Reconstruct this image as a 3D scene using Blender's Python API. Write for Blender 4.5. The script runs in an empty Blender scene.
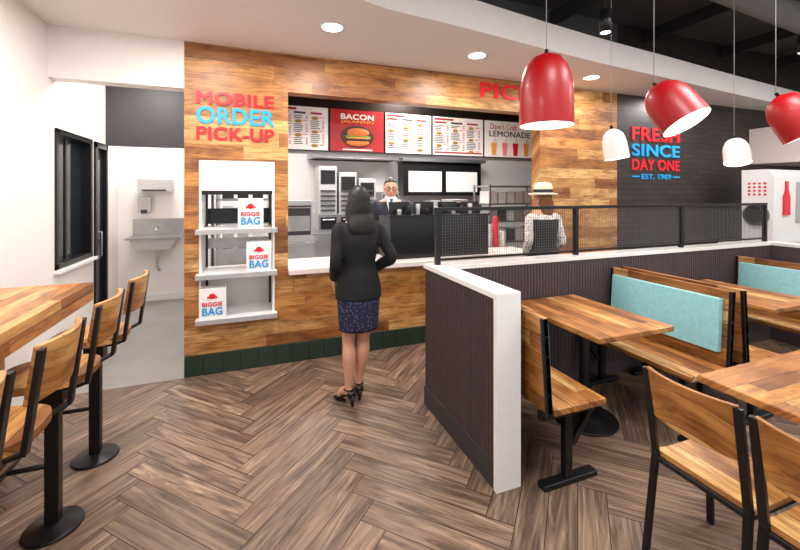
import bpy, math, random
from mathutils import Vector, Matrix
random.seed(4)
scene=bpy.context.scene
COL=scene.collection
# ---------------------------------------------------------------- materials
MATS={}
class NT:
    def __init__(s,name):
        m=bpy.data.materials.new(name); m.use_nodes=True
        s.m=m; s.nt=m.node_tree; s.b=s.nt.nodes['Principled BSDF']; MATS[name]=m
    def n(s,t,**k):
        x=s.nt.nodes.new(t)
        for a,v in k.items(): setattr(x,a,v)
        return x
    def l(s,a,b): s.nt.links.new(a,b)
    def math(s,op,a,b=None):
        x=s.n('ShaderNodeMath',operation=op)
        for i,v in enumerate((a,b)):
            if v is None: continue
            if isinstance(v,(int,float)): x.inputs[i].default_value=v
            else: s.l(v,x.inputs[i])
        return x.outputs[0]
    def comb(s,a,b,c=0.0):
        x=s.n('ShaderNodeCombineXYZ')
        for i,v in enumerate((a,b,c)):
            if isinstance(v,(int,float)): x.inputs[i].default_value=v
            else: s.l(v,x.inputs[i])
        return x.outputs[0]
    def ramp(s,f,stops):
        x=s.n('ShaderNodeValToRGB'); s.l(f,x.inputs[0]); e=x.color_ramp.elements
        while len(e)<len(stops): e.new(0.5)
        for i,(p,c) in enumerate(stops): e[i].position=p; e[i].color=(*c,1)
        return x.outputs[0]
    def mix(s,bt,f,a,b):
        x=s.n('ShaderNodeMix',data_type='RGBA',blend_type=bt)
        for sk,v in ((x.inputs[0],f),(x.inputs[6],a),(x.inputs[7],b)):
            if isinstance(v,(int,float)): sk.default_value=v
            elif isinstance(v,tuple): sk.default_value=(*v,1)
            else: s.l(v,sk)
        return x.outputs[2]
def srgb(r,g,b):
    f=lambda c:(c/255/12.92) if c/255<=0.04045 else ((c/255+0.055)/1.055)**2.4
    return (f(r),f(g),f(b))
def plain(name,c,rough=.5,metal=0,emit=0,noise=0.04,nscale=30,coat=0):
    t=NT(name); b=t.b
    tc=t.n('ShaderNodeTexCoord'); nz=t.n('ShaderNodeTexNoise'); nz.inputs['Scale'].default_value=nscale
    t.l(tc.outputs['Object'],nz.inputs['Vector'])
    lo=tuple(max(0,x*(1-noise*2)) for x in c); hi=tuple(min(1,x*(1+noise*2)) for x in c)
    col=t.ramp(nz.outputs[0],[(.3,lo),(.7,hi)])
    t.l(col,b.inputs['Base Color'])
    b.inputs['Roughness'].default_value=rough; b.inputs['Metallic'].default_value=metal
    b.inputs['Coat Weight'].default_value=coat
    if emit:
        b.inputs['Emission Color'].default_value=(*c,1); b.inputs['Emission Strength'].default_value=emit
    return t.m
def wood(name,u,v,pw=.11,pl=1.1,rough=.4,stops=None):
    t=NT(name); tc=t.n('ShaderNodeTexCoord'); sp=t.n('ShaderNodeSeparateXYZ'); t.l(tc.outputs['Object'],sp.inputs[0])
    ax={'x':0,'y':1,'z':2}; w=[a for a in 'xyz' if a not in (u,v)][0]
    U=sp.outputs[ax[u]]; V=t.math('ADD',sp.outputs[ax[v]],sp.outputs[ax[w]])
    V=t.math('ADD',V,20.013); vr=t.math('DIVIDE',V,pw); row=t.math('FLOOR',vr); fv=t.math('FRACT',vr)
    wn=t.n('ShaderNodeTexWhiteNoise',noise_dimensions='1D'); t.l(row,wn.inputs['W'])
    uo=t.math('ADD',U,t.math('MULTIPLY',wn.outputs[0],7.3)); uo=t.math('ADD',uo,30)
    ur=t.math('DIVIDE',uo,pl); colm=t.math('FLOOR',ur); fu=t.math('FRACT',ur)
    w2=t.n('ShaderNodeTexWhiteNoise',noise_dimensions='2D'); t.l(t.comb(row,colm),w2.inputs['Vector'])
    rnd=w2.outputs[0]
    base=t.ramp(rnd,stops or [(0,srgb(140,90,48)),(.25,srgb(174,116,60)),(.55,srgb(198,140,76)),(.8,srgb(212,162,100)),(1,srgb(224,180,118))])
    gv=t.comb(t.math('ADD',t.math('MULTIPLY',U,2.6),t.math('MULTIPLY',rnd,31.0)),t.math('MULTIPLY',V,22.0),t.math('MULTIPLY',rnd,9.0))
    nz=t.n('ShaderNodeTexNoise'); nz.inputs['Scale'].default_value=1.0; nz.inputs['Detail'].default_value=7; nz.inputs['Roughness'].default_value=.68; nz.inputs['Distortion'].default_value=1.8
    t.l(gv,nz.inputs['Vector'])
    gr=t.ramp(nz.outputs[0],[(.28,(.26,.17,.11)),(.42,(.66,.55,.45)),(.52,(.92,.88,.84)),(.72,(1.14,1.12,1.08))])
    c=t.mix('MULTIPLY',1.0,base,gr)
    n2=t.n('ShaderNodeTexNoise'); n2.inputs['Scale'].default_value=1.0; n2.inputs['Detail'].default_value=3
    t.l(t.comb(t.math('MULTIPLY',U,4),t.math('MULTIPLY',V,8),t.math('MULTIPLY',rnd,50)),n2.inputs['Vector'])
    c=t.mix('MULTIPLY',.85,c,t.ramp(n2.outputs[0],[(.33,(.48,.40,.34)),(.55,(1,1,1))]))
    ev=t.math('LESS_THAN',fv,.025*.11/pw); eu=t.math('LESS_THAN',fu,.003)
    edge=t.math('MULTIPLY',t.math('MAXIMUM',ev,eu),.6)
    c=t.mix('MIX',edge,c,(.06,.03,.015))
    t.l(c,t.b.inputs['Base Color']); t.b.inputs['Roughness'].default_value=rough
    bp=t.n('ShaderNodeBump'); bp.inputs['Strength'].default_value=.08; t.l(nz.outputs[0],bp.inputs['Height']); t.l(bp.outputs[0],t.b.inputs['Normal'])
    return t.m
W_wall=wood('wood_wall','x','z',.125,1.2,.4)
W_x=wood('wood_planks_x','x','y',.075,.9,.36)
W_y=wood('wood_planks_y','y','x',.075,.9,.36)
W_seat=wood('wood_seat_slats','y','x',.12,2.0,.36)
white=plain('white_paint',srgb(234,229,226),.6,noise=.01)
ceilw=plain('ceiling_paint',srgb(232,226,222),.7,noise=.01)
darkceil=plain('dark_ceiling_paint',srgb(84,82,82),.8)
darkgray=plain('dark_gray_panel',srgb(52,50,53),.5)
midgray=plain('gray_duct_paint',srgb(120,118,118),.6)
wire=plain('grille_wire',srgb(96,96,98),.5)
black=plain('black_metal',srgb(24,24,26),.35,.3)
blackp=plain('black_plastic',srgb(18,18,20),.3)
steel=plain('stainless_steel',srgb(180,180,182),.28,.9,nscale=8)
steel2=plain('brushed_light_metal',srgb(188,186,186),.4,.4)
cord=plain('cord_gray',srgb(150,150,150),.5)
teal=plain('teal_vinyl',srgb(146,202,208),.45)
red=plain('red_enamel',srgb(164,3,14),.42,coat=.08,noise=.01)
redt=plain('red_letter',srgb(226,24,40),.35,noise=.01)
bluet=plain('blue_letter',srgb(30,160,226),.35,noise=.01)
cream=plain('counter_solid_surface',srgb(232,218,212),.3,noise=.02)
green=plain('green_base_board',srgb(34,52,42),.4)
chrome=plain('white_ceramic',srgb(236,236,236),.15,noise=.0)
wht=plain('white_enamel',srgb(236,234,232),.25,noise=.01)
paper=plain('bag_paper',srgb(242,240,240),.6,noise=.01)
glassd=plain('dark_window_glass',srgb(30,36,44),.08)
fgray=plain('corridor_floor_tile',srgb(140,136,132),.35,noise=.05,nscale=3)
bulb=plain('lamp_glow',(1,.93,.85),.5,emit=6,noise=0)
disc=plain('downlight_glow',(1,.97,.93),.5,emit=8,noise=0)
litw=plain('lit_sign_face',srgb(226,222,218),.4,emit=.12,noise=0)
litr=plain('lit_sign_red',srgb(160,20,28),.4,emit=.15,noise=0)
litd=plain('lit_sign_dark',srgb(60,30,26),.4,emit=.1,noise=0)
ink=plain('menu_ink',srgb(70,56,54),.5)
pink=plain('menu_pink',srgb(226,120,120),.5,emit=.1)
orange=plain('menu_orange',srgb(225,150,60),.5,emit=.1)
bunm=plain('bun_brown',srgb(190,105,40),.5,emit=.2)
lettuce=plain('lettuce_green',srgb(80,140,50),.5,emit=.2)
brownflute=plain('fluted_brown_panel',srgb(76,63,66),.5,noise=.12,nscale=60)
skin=plain('skin',srgb(205,150,122),.5,noise=.02)
hairb=plain('hair_black',srgb(14,12,12),.5,noise=.2,nscale=80)
hairbr=plain('hair_brown',srgb(120,72,40),.5,noise=.15,nscale=80)
jacketm=plain('jacket_black',srgb(13,13,16),.8,noise=.1)
suitm=plain('suit_navy',srgb(26,28,42),.7,noise=.1)
shirtm=plain('shirt_white',srgb(225,228,235),.7)
tiem=plain('tie_blue',srgb(70,80,130),.6)
lipm=plain('lips',srgb(170,85,80),.5)
eyew=plain('eye_white',srgb(230,228,225),.3)
strawm=plain('straw_hat',srgb(225,208,188),.8,noise=.08,nscale=90)
for nm,ca_,cb_,sc_ in (('skirt_pattern',(84,84,130),(28,28,52),48),('blouse_pattern',(110,104,116),(222,212,206),40)):
    t=NT(nm); tc=t.n('ShaderNodeTexCoord'); vo=t.n('ShaderNodeTexVoronoi'); vo.inputs['Scale'].default_value=sc_
    t.l(tc.outputs['Object'],vo.inputs['Vector']); t.l(t.ramp(vo.outputs['Distance'],[(.2,srgb(*ca_)),(.42,srgb(*cb_))]),t.b.inputs['Base Color']); t.b.inputs['Roughness'].default_value=.8
skirtm=MATS['skirt_pattern']; blousem=MATS['blouse_pattern']
# brick
t=NT('dark_brick'); tc=t.n('ShaderNodeTexCoord'); sp=t.n('ShaderNodeSeparateXYZ'); t.l(tc.outputs['Object'],sp.inputs[0])
br=t.n('ShaderNodeTexBrick'); t.l(t.comb(sp.outputs[0],sp.outputs[2]),br.inputs['Vector'])
br.inputs['Scale'].default_value=1; br.inputs['Brick Width'].default_value=.21; br.inputs['Row Height'].default_value=.075; br.inputs['Mortar Size'].default_value=.006
br.inputs['Color1'].default_value=(*srgb(56,45,42),1); br.inputs['Color2'].default_value=(*srgb(42,34,32),1); br.inputs['Mortar'].default_value=(*srgb(24,20,20),1)
t.l(br.outputs[0],t.b.inputs['Base Color']); t.b.inputs['Roughness'].default_value=.5
bp=t.n('ShaderNodeBump'); bp.inputs['Strength'].default_value=.4; bp.invert=True; t.l(br.outputs['Fac'],bp.inputs['Height']); t.l(bp.outputs[0],t.b.inputs['Normal']); brick=t.m
# floor planks
t=NT('herringbone_planks'); uv=t.n('ShaderNodeUVMap'); at=t.n('ShaderNodeAttribute'); at.attribute_name='rnd'
sp=t.n('ShaderNodeSeparateXYZ'); t.l(uv.outputs[0],sp.inputs[0]); r=at.outputs['Fac']
nz=t.n('ShaderNodeTexNoise'); nz.inputs['Scale'].default_value=1; nz.inputs['Detail'].default_value=7; nz.inputs['Roughness'].default_value=.62; nz.inputs['Distortion'].default_value=1.6
t.l(t.comb(t.math('ADD',t.math('MULTIPLY',sp.outputs[0],1.8),t.math('MULTIPLY',r,40)),t.math('MULTIPLY',sp.outputs[1],20),t.math('MULTIPLY',r,13)),nz.inputs['Vector'])
g=t.ramp(nz.outputs[0],[(.27,srgb(60,45,37)),(.43,srgb(102,80,66)),(.56,srgb(134,109,90)),(.72,srgb(178,150,125))])
c=t.mix('MULTIPLY',1.0,g,t.ramp(r,[(0,(.70,.69,.69)),(.5,(.88,.88,.88)),(1,(1.08,1.06,1.03))]))
t.l(c,t.b.inputs['Base Color']); t.b.inputs['Roughness'].default_value=.42; floorm=t.m
gap=plain('plank_joint',srgb(48,36,30),.8)
# ---------------------------------------------------------------- mesh builder
class MB:
    def __init__(s): s.v=[]; s.f=[]; s.mi=[]; s.ms=[]; s.sm=[]
    def mat(s,m):
        if m not in s.ms: s.ms.append(m)
        return s.ms.index(m)
    def add(s,vs,fs,m,smooth=False):
        o=len(s.v); s.v+= [Vector(p) for p in vs]; k=s.mat(m)
        for f in fs: s.f.append([i+o for i in f]); s.mi.append(k); s.sm.append(smooth)
    def box(s,x0,x1,y0,y1,z0,z1,m,M=None):
        vs=[Vector((x,y,z)) for z in (z0,z1) for y in (y0,y1) for x in (x0,x1)]
        if M is not None: vs=[M@p for p in vs]
        s.add(vs,[(0,2,3,1),(4,5,7,6),(0,1,5,4),(2,6,7,3),(0,4,6,2),(1,3,7,5)],m)
    def bar(s,a,b,w,h,m,up=(0,0,1)):
        a=Vector(a);b=Vector(b);t=(b-a).normalized();u=Vector(up)
        if abs(t.dot(u))>.95: u=Vector((0,1,0))
        sx=t.cross(u).normalized(); sy=sx.cross(t)
        vs=[]
        for p in (a,b):
            for i,j in ((-1,-1),(1,-1),(1,1),(-1,1)): vs.append(p+sx*i*w/2+sy*j*h/2)
        s.add(vs,[(3,2,1,0),(4,5,6,7),(0,1,5,4),(1,2,6,5),(2,3,7,6),(3,0,4,7)],m)
    def tube(s,pts,rad,m,seg=12,ref=(0,1,0),smoothn=0):
        pts=[Vector(p) for p in pts]; rad=[(r,r) if isinstance(r,(int,float)) else r for r in rad]
        if smoothn: pts,rad=catm(pts,rad,smoothn)
        n=len(pts); vs=[]; ref=Vector(ref)
        for i,p in enumerate(pts):
            t=(pts[min(i+1,n-1)]-pts[max(i-1,0)]).normalized()
            u=ref-t*ref.dot(t)
            if u.length<.05: u=Vector((1,0,0))-t*t.x
            u.normalize(); w=t.cross(u)
            for k in range(seg):
                a=2*math.pi*k/seg; vs.append(p+w*math.cos(a)*rad[i][0]+u*math.sin(a)*rad[i][1])
        fs=[]
        for i in range(n-1):
            for k in range(seg):
                k2=(k+1)%seg; fs.append((i*seg+k,i*seg+k2,(i+1)*seg+k2,(i+1)*seg+k))
        fs.append(tuple(range(seg))[::-1]); fs.append(tuple((n-1)*seg+k for k in range(seg)))
        s.add(vs,fs,m,True)
    def cyl(s,c,r,z0,z1,m,seg=24,r2=None):
        s.tube([(c[0],c[1],z0),(c[0],c[1],z1)],[r,r if r2 is None else r2],m,seg)
    def lathe(s,prof,m,M=Matrix(),seg=32,closed=False):
        vs=[]
        for r,z in prof:
            for k in range(seg):
                a=2*math.pi*k/seg; vs.append(M@Vector((r*math.cos(a),r*math.sin(a),z)))
        fs=[]; n=len(prof)
        for i in range(n-1):
            for k in range(seg):
                k2=(k+1)%seg; fs.append((i*seg+k,i*seg+k2,(i+1)*seg+k2,(i+1)*seg+k))
        s.add(vs,fs,m,True)
    def ell(s,c,r,m,seg=20,rings=12,fn=None,M=None):
        vs=[];fs=[]; c=Vector(c)
        for i in range(rings+1):
            th=math.pi*(i+.0001)/(rings+.0002)
            for k in range(seg):
                a=2*math.pi*k/seg; d=Vector((math.sin(th)*math.cos(a),math.sin(th)*math.sin(a),-math.cos(th)))
                q=Vector((d.x*r[0],d.y*r[1],d.z*r[2]))
                if fn: q=fn(d,q)
                if M is not None: q=M@q
                vs.append(c+q)
        for i in range(rings):
            for k in range(seg):
                k2=(k+1)%seg; fs.append((i*seg+k,i*seg+k2,(i+1)*seg+k2,(i+1)*seg+k))
        fs.append(tuple(range(seg))[::-1]); fs.append(tuple(rings*seg+k for k in range(seg)))
        s.add(vs,fs,m,True)
    def prism(s,poly,z0,z1,m,mside=None,axis='z'):
        n=len(poly)
        def P(a,b,z): return {'z':(a,b,z),'y':(a,z,b),'x':(z,a,b)}[axis]
        vs=[P(a,b,z0) for a,b in poly]+[P(a,b,z1) for a,b in poly]
        s.add(vs,[tuple(range(n))[::-1],tuple(range(n,2*n))],m)
        s.add(vs,[(i,(i+1)%n,n+(i+1)%n,n+i) for i in range(n)],mside or m)
    def obj(s,name,bevel=0,parent=None,loc=None,keep=False):
        me=bpy.data.meshes.new(name)
        if keep: o=Vector((0,0,0))
        else:
            xs=[p.x for p in s.v];ys=[p.y for p in s.v];zs=[p.z for p in s.v]
            o=Vector(((min(xs)+max(xs))/2,(min(ys)+max(ys))/2,min(zs)))
        me.from_pydata([p-o for p in s.v],[],s.f); 
        for m in s.ms: me.materials.append(m)
        me.polygons.foreach_set('material_index',s.mi); me.polygons.foreach_set('use_smooth',s.sm); me.update()
        ob=bpy.data.objects.new(name,me); COL.objects.link(ob); ob.location=o
        if bevel:
            b=ob.modifiers.new('b','BEVEL'); b.width=bevel; b.segments=2; b.limit_method='ANGLE'; b.angle_limit=math.radians(50)
        if parent: ob.parent=parent
        return ob
def catm(pts,rad,n):
    P=[];R=[];N=len(pts)
    for i in range(N-1):
        p0=pts[max(i-1,0)];p1=pts[i];p2=pts[i+1];p3=pts[min(i+2,N-1)]
        r0=rad[max(i-1,0)];r1=rad[i];r2=rad[i+1];r3=rad[min(i+2,N-1)]
        for k in range(n):
            t=k/n; f=lambda a,b,c,d:0.5*((2*b)+(c-a)*t+(2*a-5*b+4*c-d)*t*t+(-a+3*b-3*c+d)*t**3)
            P.append(Vector([f(p0[j],p1[j],p2[j],p3[j]) for j in range(3)])); R.append(tuple(max(.001,f(r0[j],r1[j],r2[j],r3[j])) for j in range(2)))
    P.append(pts[-1]);R.append(rad[-1]); return P,R
def empty(name,loc=(0,0,0),rz=0):
    e=bpy.data.objects.new(name,None); COL.objects.link(e); e.location=loc; e.rotation_euler=(0,0,rz); e.empty_display_size=.1; return e
def text(name,body,x0,x1,z0,z1,y,m,parent=None,ext=.01,bold=.03,space=1.0):
    """upright block text facing -Y, fitted to the box; boldness from shifted copies"""
    cu=bpy.data.curves.new(name,'FONT'); cu.body=body; cu.size=1; cu.space_character=space+bold*2.2
    ob=bpy.data.objects.new(name,cu); COL.objects.link(ob); bpy.context.view_layer.update()
    dg=bpy.context.evaluated_depsgraph_get(); me=bpy.data.meshes.new_from_object(ob.evaluated_get(dg))
    bpy.data.objects.remove(ob)
    V=[v.co.copy() for v in me.vertices]; F=[list(p.vertices) for p in me.polygons]
    E={}
    for f in F:
        for i in range(len(f)):
            k=(f[i],f[(i+1)%len(f)]); E[k]=1
    bd=[k for k in E if (k[1],k[0]) not in E]
    vs=[];fs=[]
    offs=[(0,0)] if bold==0 else [(0,0),(-bold,0),(bold,0),(0,bold*.7),(0,-bold*.7),(-bold*.8,-bold*.6),(bold*.8,bold*.6),(bold*.8,-bold*.6),(-bold*.8,bold*.6)]
    n=len(V)
    for j,(ox,oz) in enumerate(offs):
        o=len(vs); fr=-ext-.0002*j
        vs+=[[v.x+ox,fr,v.y+oz] for v in V]+[[v.x+ox,0,v.y+oz] for v in V]
        fs+=[[i+o for i in f] for f in F]; fs+=[[a+o+n,b_+o+n,b_+o,a+o][::1] for a,b_ in bd]
    xs=[v[0] for v in vs]; ys=[v[2] for v in vs]; ax,bx,ay,by=min(xs),max(xs),min(ys),max(ys)
    for v in vs:
        v[0]=(v[0]-ax)/(bx-ax)*(x1-x0)-(x1-x0)/2; v[2]=(v[2]-ay)/(by-ay)*(z1-z0)
    m2=bpy.data.meshes.new(name); m2.from_pydata(vs,[],fs); m2.materials.append(m); m2.update()
    o=bpy.data.objects.new(name,m2); COL.objects.link(o); o.location=((x0+x1)/2,y,z0)
    if parent: o.parent=parent
    return o
def inst(o,name,loc,rz):
    c=o.copy(); c.name=name; COL.objects.link(c); c.location=loc; c.rotation_euler=(0,0,rz); return c
# ---------------------------------------------------------------- ROOM
YW=3.83; XL=-1.515; ZC=2.92
def floor():
    W=.138;n=6; vs=[];fs=[];uvs=[];rn=[]; ca=math.cos(math.pi/4)
    def place(x0,y0,x1,y1,horiz):
        g=.002/W
        q=[(x0+g,y0+g),(x1-g,y0+g),(x1-g,y1-g),(x0+g,y1-g)]
        w=[((x*ca-y*ca)*W,(x*ca+y*ca)*W) for x,y in q]
        cx=sum(p[0] for p in w)/4; cy=sum(p[1] for p in w)/4
        if not(-1.9<cx<9.2 and -2.8<cy<4.2): return
        o=len(vs); vs.extend([(a,b,0.0) for a,b in w]); fs.append((o,o+1,o+2,o+3))
        L=n*W
        uvs.extend([(0,0),(L,0),(L,W),(0,W)] if horiz else [(0,0),(0,W),(L,W),(L,0)]); rn.append(random.random())
    R=100
    for j in range(-R,R):
        for m in range(-14,14):
            a=j+2*n*m; place(a,j,a+n,j+1,True)
            b=j-2*n+1+2*n*m; place(j,b,j+1,b+n,False)
    me=bpy.data.meshes.new('floor'); 
    for z in (-.002,-.1):
        o=len(vs); vs.extend([(XL-.1,-2.6,z),(9,-2.6,z),(9,3.83,z),(XL-.1,3.83,z)]); fs.append((o,o+1,o+2,o+3)); uvs.extend([(0,0)]*4); rn.append(0)
    me.from_pydata(vs,[],fs); uvl=me.uv_layers.new(name='UVMap')
    for i,u in enumerate(uvs): uvl.data[i].uv=u
    at=me.attributes.new('rnd','FLOAT','FACE')
    for i,r_ in enumerate(rn): at.data[i].value=r_
    me.materials.append(floorm); me.materials.append(gap)
    me.polygons[-1].material_index=1; me.polygons[-2].material_index=1
    ob=bpy.data.objects.new('floor',me); COL.objects.link(ob)
floor()
b=MB(); b.box(-2.0,-.57,3.80,6.9,-.06,.003,fgray); b.box(-.57,9,3.85,7.4,-.06,.003,fgray); b.obj('floor_corridor_and_kitchen')
b=MB()
for (x0,x1,z0,z1) in [(-.57,-.455,0,ZC),(-.455,.18,0,.47),(-.455,.18,1.89,ZC),(.18,.30,0,ZC),(.30,3.24,0,.83),(.30,3.24,2.556,ZC),(3.24,4.5,0,ZC)]:
    b.box(x0,x1,YW,YW+.15,z0,z1,W_wall)
b.obj('wall_back_wood',keep=True)
b=MB(); b.box(4.5,9,YW+.0,YW+.17,0,3.9,brick); b.obj('wall_back_brick',keep=True)
b=MB(); b.box(-.57,4.5,YW,YW+.15,ZC,3.9,darkceil); b.obj('wall_back_upper')
b=MB()
x=-.565
while x<4.45:
    b.box(x,x+.146,YW-.022,YW-.001,.001,.18,green); x+=.15
b.obj('baseboard_back',.003)
b=MB()
b.box(XL-.15,XL,-2.6,3.94,0,ZC,white); b.box(XL-.15,XL,3.94,4.7,0,.94,white); b.box(XL-.15,XL,3.94,4.7,2.13,ZC,white)
b.box(XL-.15,XL,4.7,4.76,0,ZC,white); b.box(XL-.15,XL,4.76,5.12,2.12,ZC,white)
b.obj('wall_left')
b=MB(); b.box(-2.0,-1.85,5.12,6.9,0,ZC,white); b.box(-1.86,XL,5.12,5.2,0,ZC,white); b.obj('wall_corridor_left')
b=MB()
f=.045
b.box(XL-.13,XL+.015,3.94,3.94+f,.97,2.13,black); b.box(XL-.13,XL+.015,4.7-f,4.7,.97,2.13,black)
b.box(XL-.13,XL+.015,3.94,4.7,2.13-f,2.13,black); b.box(XL-.13,XL+.015,3.94,4.7,.97,.97+f,black)
b.box(XL-.10,XL-.06,4.30,4.34,.99,2.1,black); b.box(XL-.09,XL-.07,3.96,4.68,1,2.1,glassd)
b.box(XL-.12,XL+.05,3.92,4.72,.94,.97,wht)
b.obj('window_1',.004)
b=MB(); b.box(XL-.1,XL+.02,4.765,4.81,0.004,2.12,black); b.box(XL-.1,XL+.02,5.07,5.115,0.004,2.12,black); b.box(XL-.1,XL+.02,4.765,5.115,2.06,2.12,black)
b.box(XL-.06,XL-.02,4.81,5.07,.01,2.06,black); b.box(XL-.025,XL-.012,4.84,5.04,.9,1.95,glassd); b.tube([(XL+.0,4.85,.95),(XL+.04,4.85,.95),(XL+.04,4.85,1.2),(XL,4.85,1.2)],[.008]*4,steel)
b.obj('door_1',.003)
b=MB(); b.box(XL,-.57,YW,YW+.14,2.51,ZC,white); b.obj('wall_header_corridor')
b=MB(); b.box(XL,-.57,5.1,5.18,2.12,ZC,darkgray); b.obj('wall_header_dark')
b=MB(); b.box(-2.0,-.5,6.72,6.85,0,ZC,white); b.obj('wall_corridor_back')
b=MB(); b.box(-.57,-.50,YW+.15,6.72,0,ZC,white); b.obj('wall_corridor_right')
b=MB(); b.box(-.5,9,7.25,7.4,0,ZC,white); b.obj('wall_kitchen_back')
b=MB(); b.box(9,9.15,-2.6,7.4,0,3.9,white); b.obj('wall_right')
b=MB()
for z0,z1 in ((0,.5),(3.2,3.9)): b.box(XL-.15,9,-2.75,-2.6,z0,z1,white)
for x in (XL-.15,.5,2.7,4.9,7.1,8.85): b.box(x,x+.15,-2.75,-2.6,.5,3.2,black)
b.obj('wall_front_storefront')
b=MB(); b.box(-1.85,-.57,6.70,6.719,.003,.1,wht); b.obj('baseboard_corridor')
pts=[Vector(p) for p in [(0.0,-2.6,0),(0.0,1.3,0),(.2,2.1,0),(.677,2.58,0),(1.6,2.74,0),(3.1,2.97,0),(4.6,3.14,0),(6.13,3.32,0),(9,3.62,0)]]
cp,_=catm(pts,[(1,1)]*len(pts),8)
poly=[(p.x,p.y) for p in cp]+[(9,7.4),(XL-.6,7.4),(XL-.6,-2.6)]
b=MB(); b.prism(poly[::-1],ZC,3.17,ceilw); b.obj('ceiling_soffit')
b=MB(); b.box(XL-.2,9.15,-2.75,7.4,3.85,3.95,darkceil); b.obj('ceiling')
b=MB()
b.tube([(2.5,2.3,3.62),(9,2.9,3.62)],[.14,.14],midgray,20); b.tube([(2.0,1.0,3.55),(9,1.4,3.55)],[.04,.04],midgray,12)
for x in (3.4,5.0,6.6,8.0): b.bar((x,-2.5,3.72),(x,3.8,3.72),.06,.16,darkgray)
b.obj('ceiling_duct')
def downlight(x,y,n):
    b=MB(); b.lathe([(.0,-.004),(.075,-.004),(.075,-.006),(.1,-.012),(.105,0)],wht,Matrix.Translation((x,y,ZC))); 
    b.lathe([(0.0,-.008),(.078,-.008)],disc,Matrix.Translation((x,y,ZC))); b.obj('ceiling_downlight')
for p in [(.58,3.09),(2.0,3.24),(3.6,3.4),(5.4,3.6),(-1.0,4.5),(-1.0,2.0)]: downlight(*p,0)
def spotcan(x,y,z):
    b=MB(); b.cyl((x,y),.045,z,z+.17,black,20); b.cyl((x,y),.006,z+.17,3.85,black,8); b.lathe([(0,-.002),(.036,-.002)],disc,Matrix.Translation((x,y,z))); b.obj('ceiling_spotlight')
spotcan(2.58,2.3,2.86); spotcan(5.05,2.2,2.98)
# ---------------------------------------------------------------- signs on wall
def child_world(o,e): o.parent=e; o.matrix_parent_inverse=Matrix.Translation(-Vector(e.location))
e=empty('wall_sign_mobile_order',(-.15,YW,2.07))
for tx,x0,x1,z0,z1,m in [('MOBILE',-.475,.175,2.385,2.50,redt),('ORDER',-.475,.175,2.215,2.365,bluet),('PICK-UP',-.475,.175,2.07,2.19,redt)]:
    child_world(text('letters',tx,x0,x1,z0,z1,YW-.001,m,ext=.008,bold=.032),e)
e=empty('wall_sign_pick_up',(3,YW,2.7)); child_world(text('letters','PICK-UP',2.40,3.72,2.69,2.865,YW-.001,redt,ext=.010,bold=.035),e)
e=empty('wall_sign_fresh',(5.2,YW,1.78))
for tx,x0,x1,z0,z1,m in [('FRESH',4.76,5.70,2.31,2.50,redt),('SINCE',4.76,5.70,2.10,2.27,bluet),('DAY ONE',4.76,5.70,1.91,2.06,redt),('EST. 1969',4.94,5.52,1.79,1.86,bluet)]:
    child_world(text('letters',tx,x0,x1,z0,z1,YW-.001,m,ext=.010,bold=.03),e)
b=MB(); b.box(4.76,4.90,YW-.012,YW-.001,1.815,1.835,bluet); b.box(5.56,5.70,YW-.012,YW-.001,1.815,1.835,bluet); child_world(b.obj('dashes'),e)
# ---------------------------------------------------------------- pickup niche shelf
b=MB()
x0,x1=-.454,.179
b.box(x0,x0+.02,YW-.01,YW+.4,.471,1.889,wht); b.box(x1-.02,x1,YW-.01,YW+.4,.471,1.889,wht)
b.box(x0+.02,x1-.02,YW-.005,YW+.03,1.62,1.889,wht); b.box(x0+.02,x1-.02,YW+.03,YW+.4,1.86,1.889,wht)
b.box(x0+.02,x1-.02,YW+.38,YW+.4,.471,.83,wht)
b.box(x0+.02,x1-.02,YW+.0,YW+.02,1.585,1.62,black)
b.box(x0+.02,x1-.02,YW+.36,YW+.38,1.30,1.45,black); b.box(x0+.02,x1-.02,YW+.36,YW+.38,1.06,1.16,steel2)
for z in (.471,.86,1.25):
    b.box(x0-.02,x1+.02,YW-.10,YW-.0105,z,z+.03,wht); b.box(x0+.021,x1-.021,YW-.0105,YW+.359,z,z+.03,wht)
    b.box(x0-.02,x1+.02,YW-.105,YW-.10,z-.01,z+.032,steel2)
b.box(x0+.021,x0+.04,YW+.3,YW+.33,.5,1.6,black); b.box(x1-.04,x1-.021,YW+.3,YW+.33,.5,1.6,black)
b.obj('pickup_shelf',.002)
def bag(x,z,y=YW+.06,w=.21,h=.27):
    e=empty('paper_bag',(x,y,z)); b=MB(); d=.11
    vs=[(-w/2,-d/2,0),(w/2,-d/2,0),(w/2,d/2,0),(-w/2,d/2,0),(-w/2,-d/2,h),(w/2,-d/2,h),(w/2,d/2,h),(-w/2,d/2,h)]
    b.add(vs,[(0,3,2,1),(0,1,5,4),(2,3,7,6)],paper)
    for sx in (-1,1):
        v=[(sx*w/2,-d/2,0),(sx*w/2,-d/2,h),(sx*(w/2-.018),0,h),(sx*(w/2-.012),0,0),(sx*w/2,d/2,0),(sx*w/2,d/2,h)]
        b.add(v,[(0,1,2,3),(3,2,5,4)],paper)
    o=b.obj('bag_body',keep=True); o.parent=e
    s=o.modifiers.new('s','SOLIDIFY'); s.thickness=.003
    for tx,a,c,m in (('BIGGIE',.112,.15,redt),('BAG',.035,.102,bluet)):
        o=text('print',tx,-.08,.08,a,c,-d/2-.002,m,ext=0.001,bold=.03); o.parent=e
    b=MB(); b.ell((0,-d/2-.003,.20),(.028,.003,.024),redt); b.ell((-.03,-d/2-.003,.19),(.012,.003,.01),redt); b.ell((.03,-d/2-.003,.19),(.012,.003,.01),redt); o=b.obj('logo',keep=True); o.parent=e
bag(-.03,1.282,YW-.03); bag(.04,.892,YW-.03); bag(-.34,.503,YW-.03)
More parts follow.
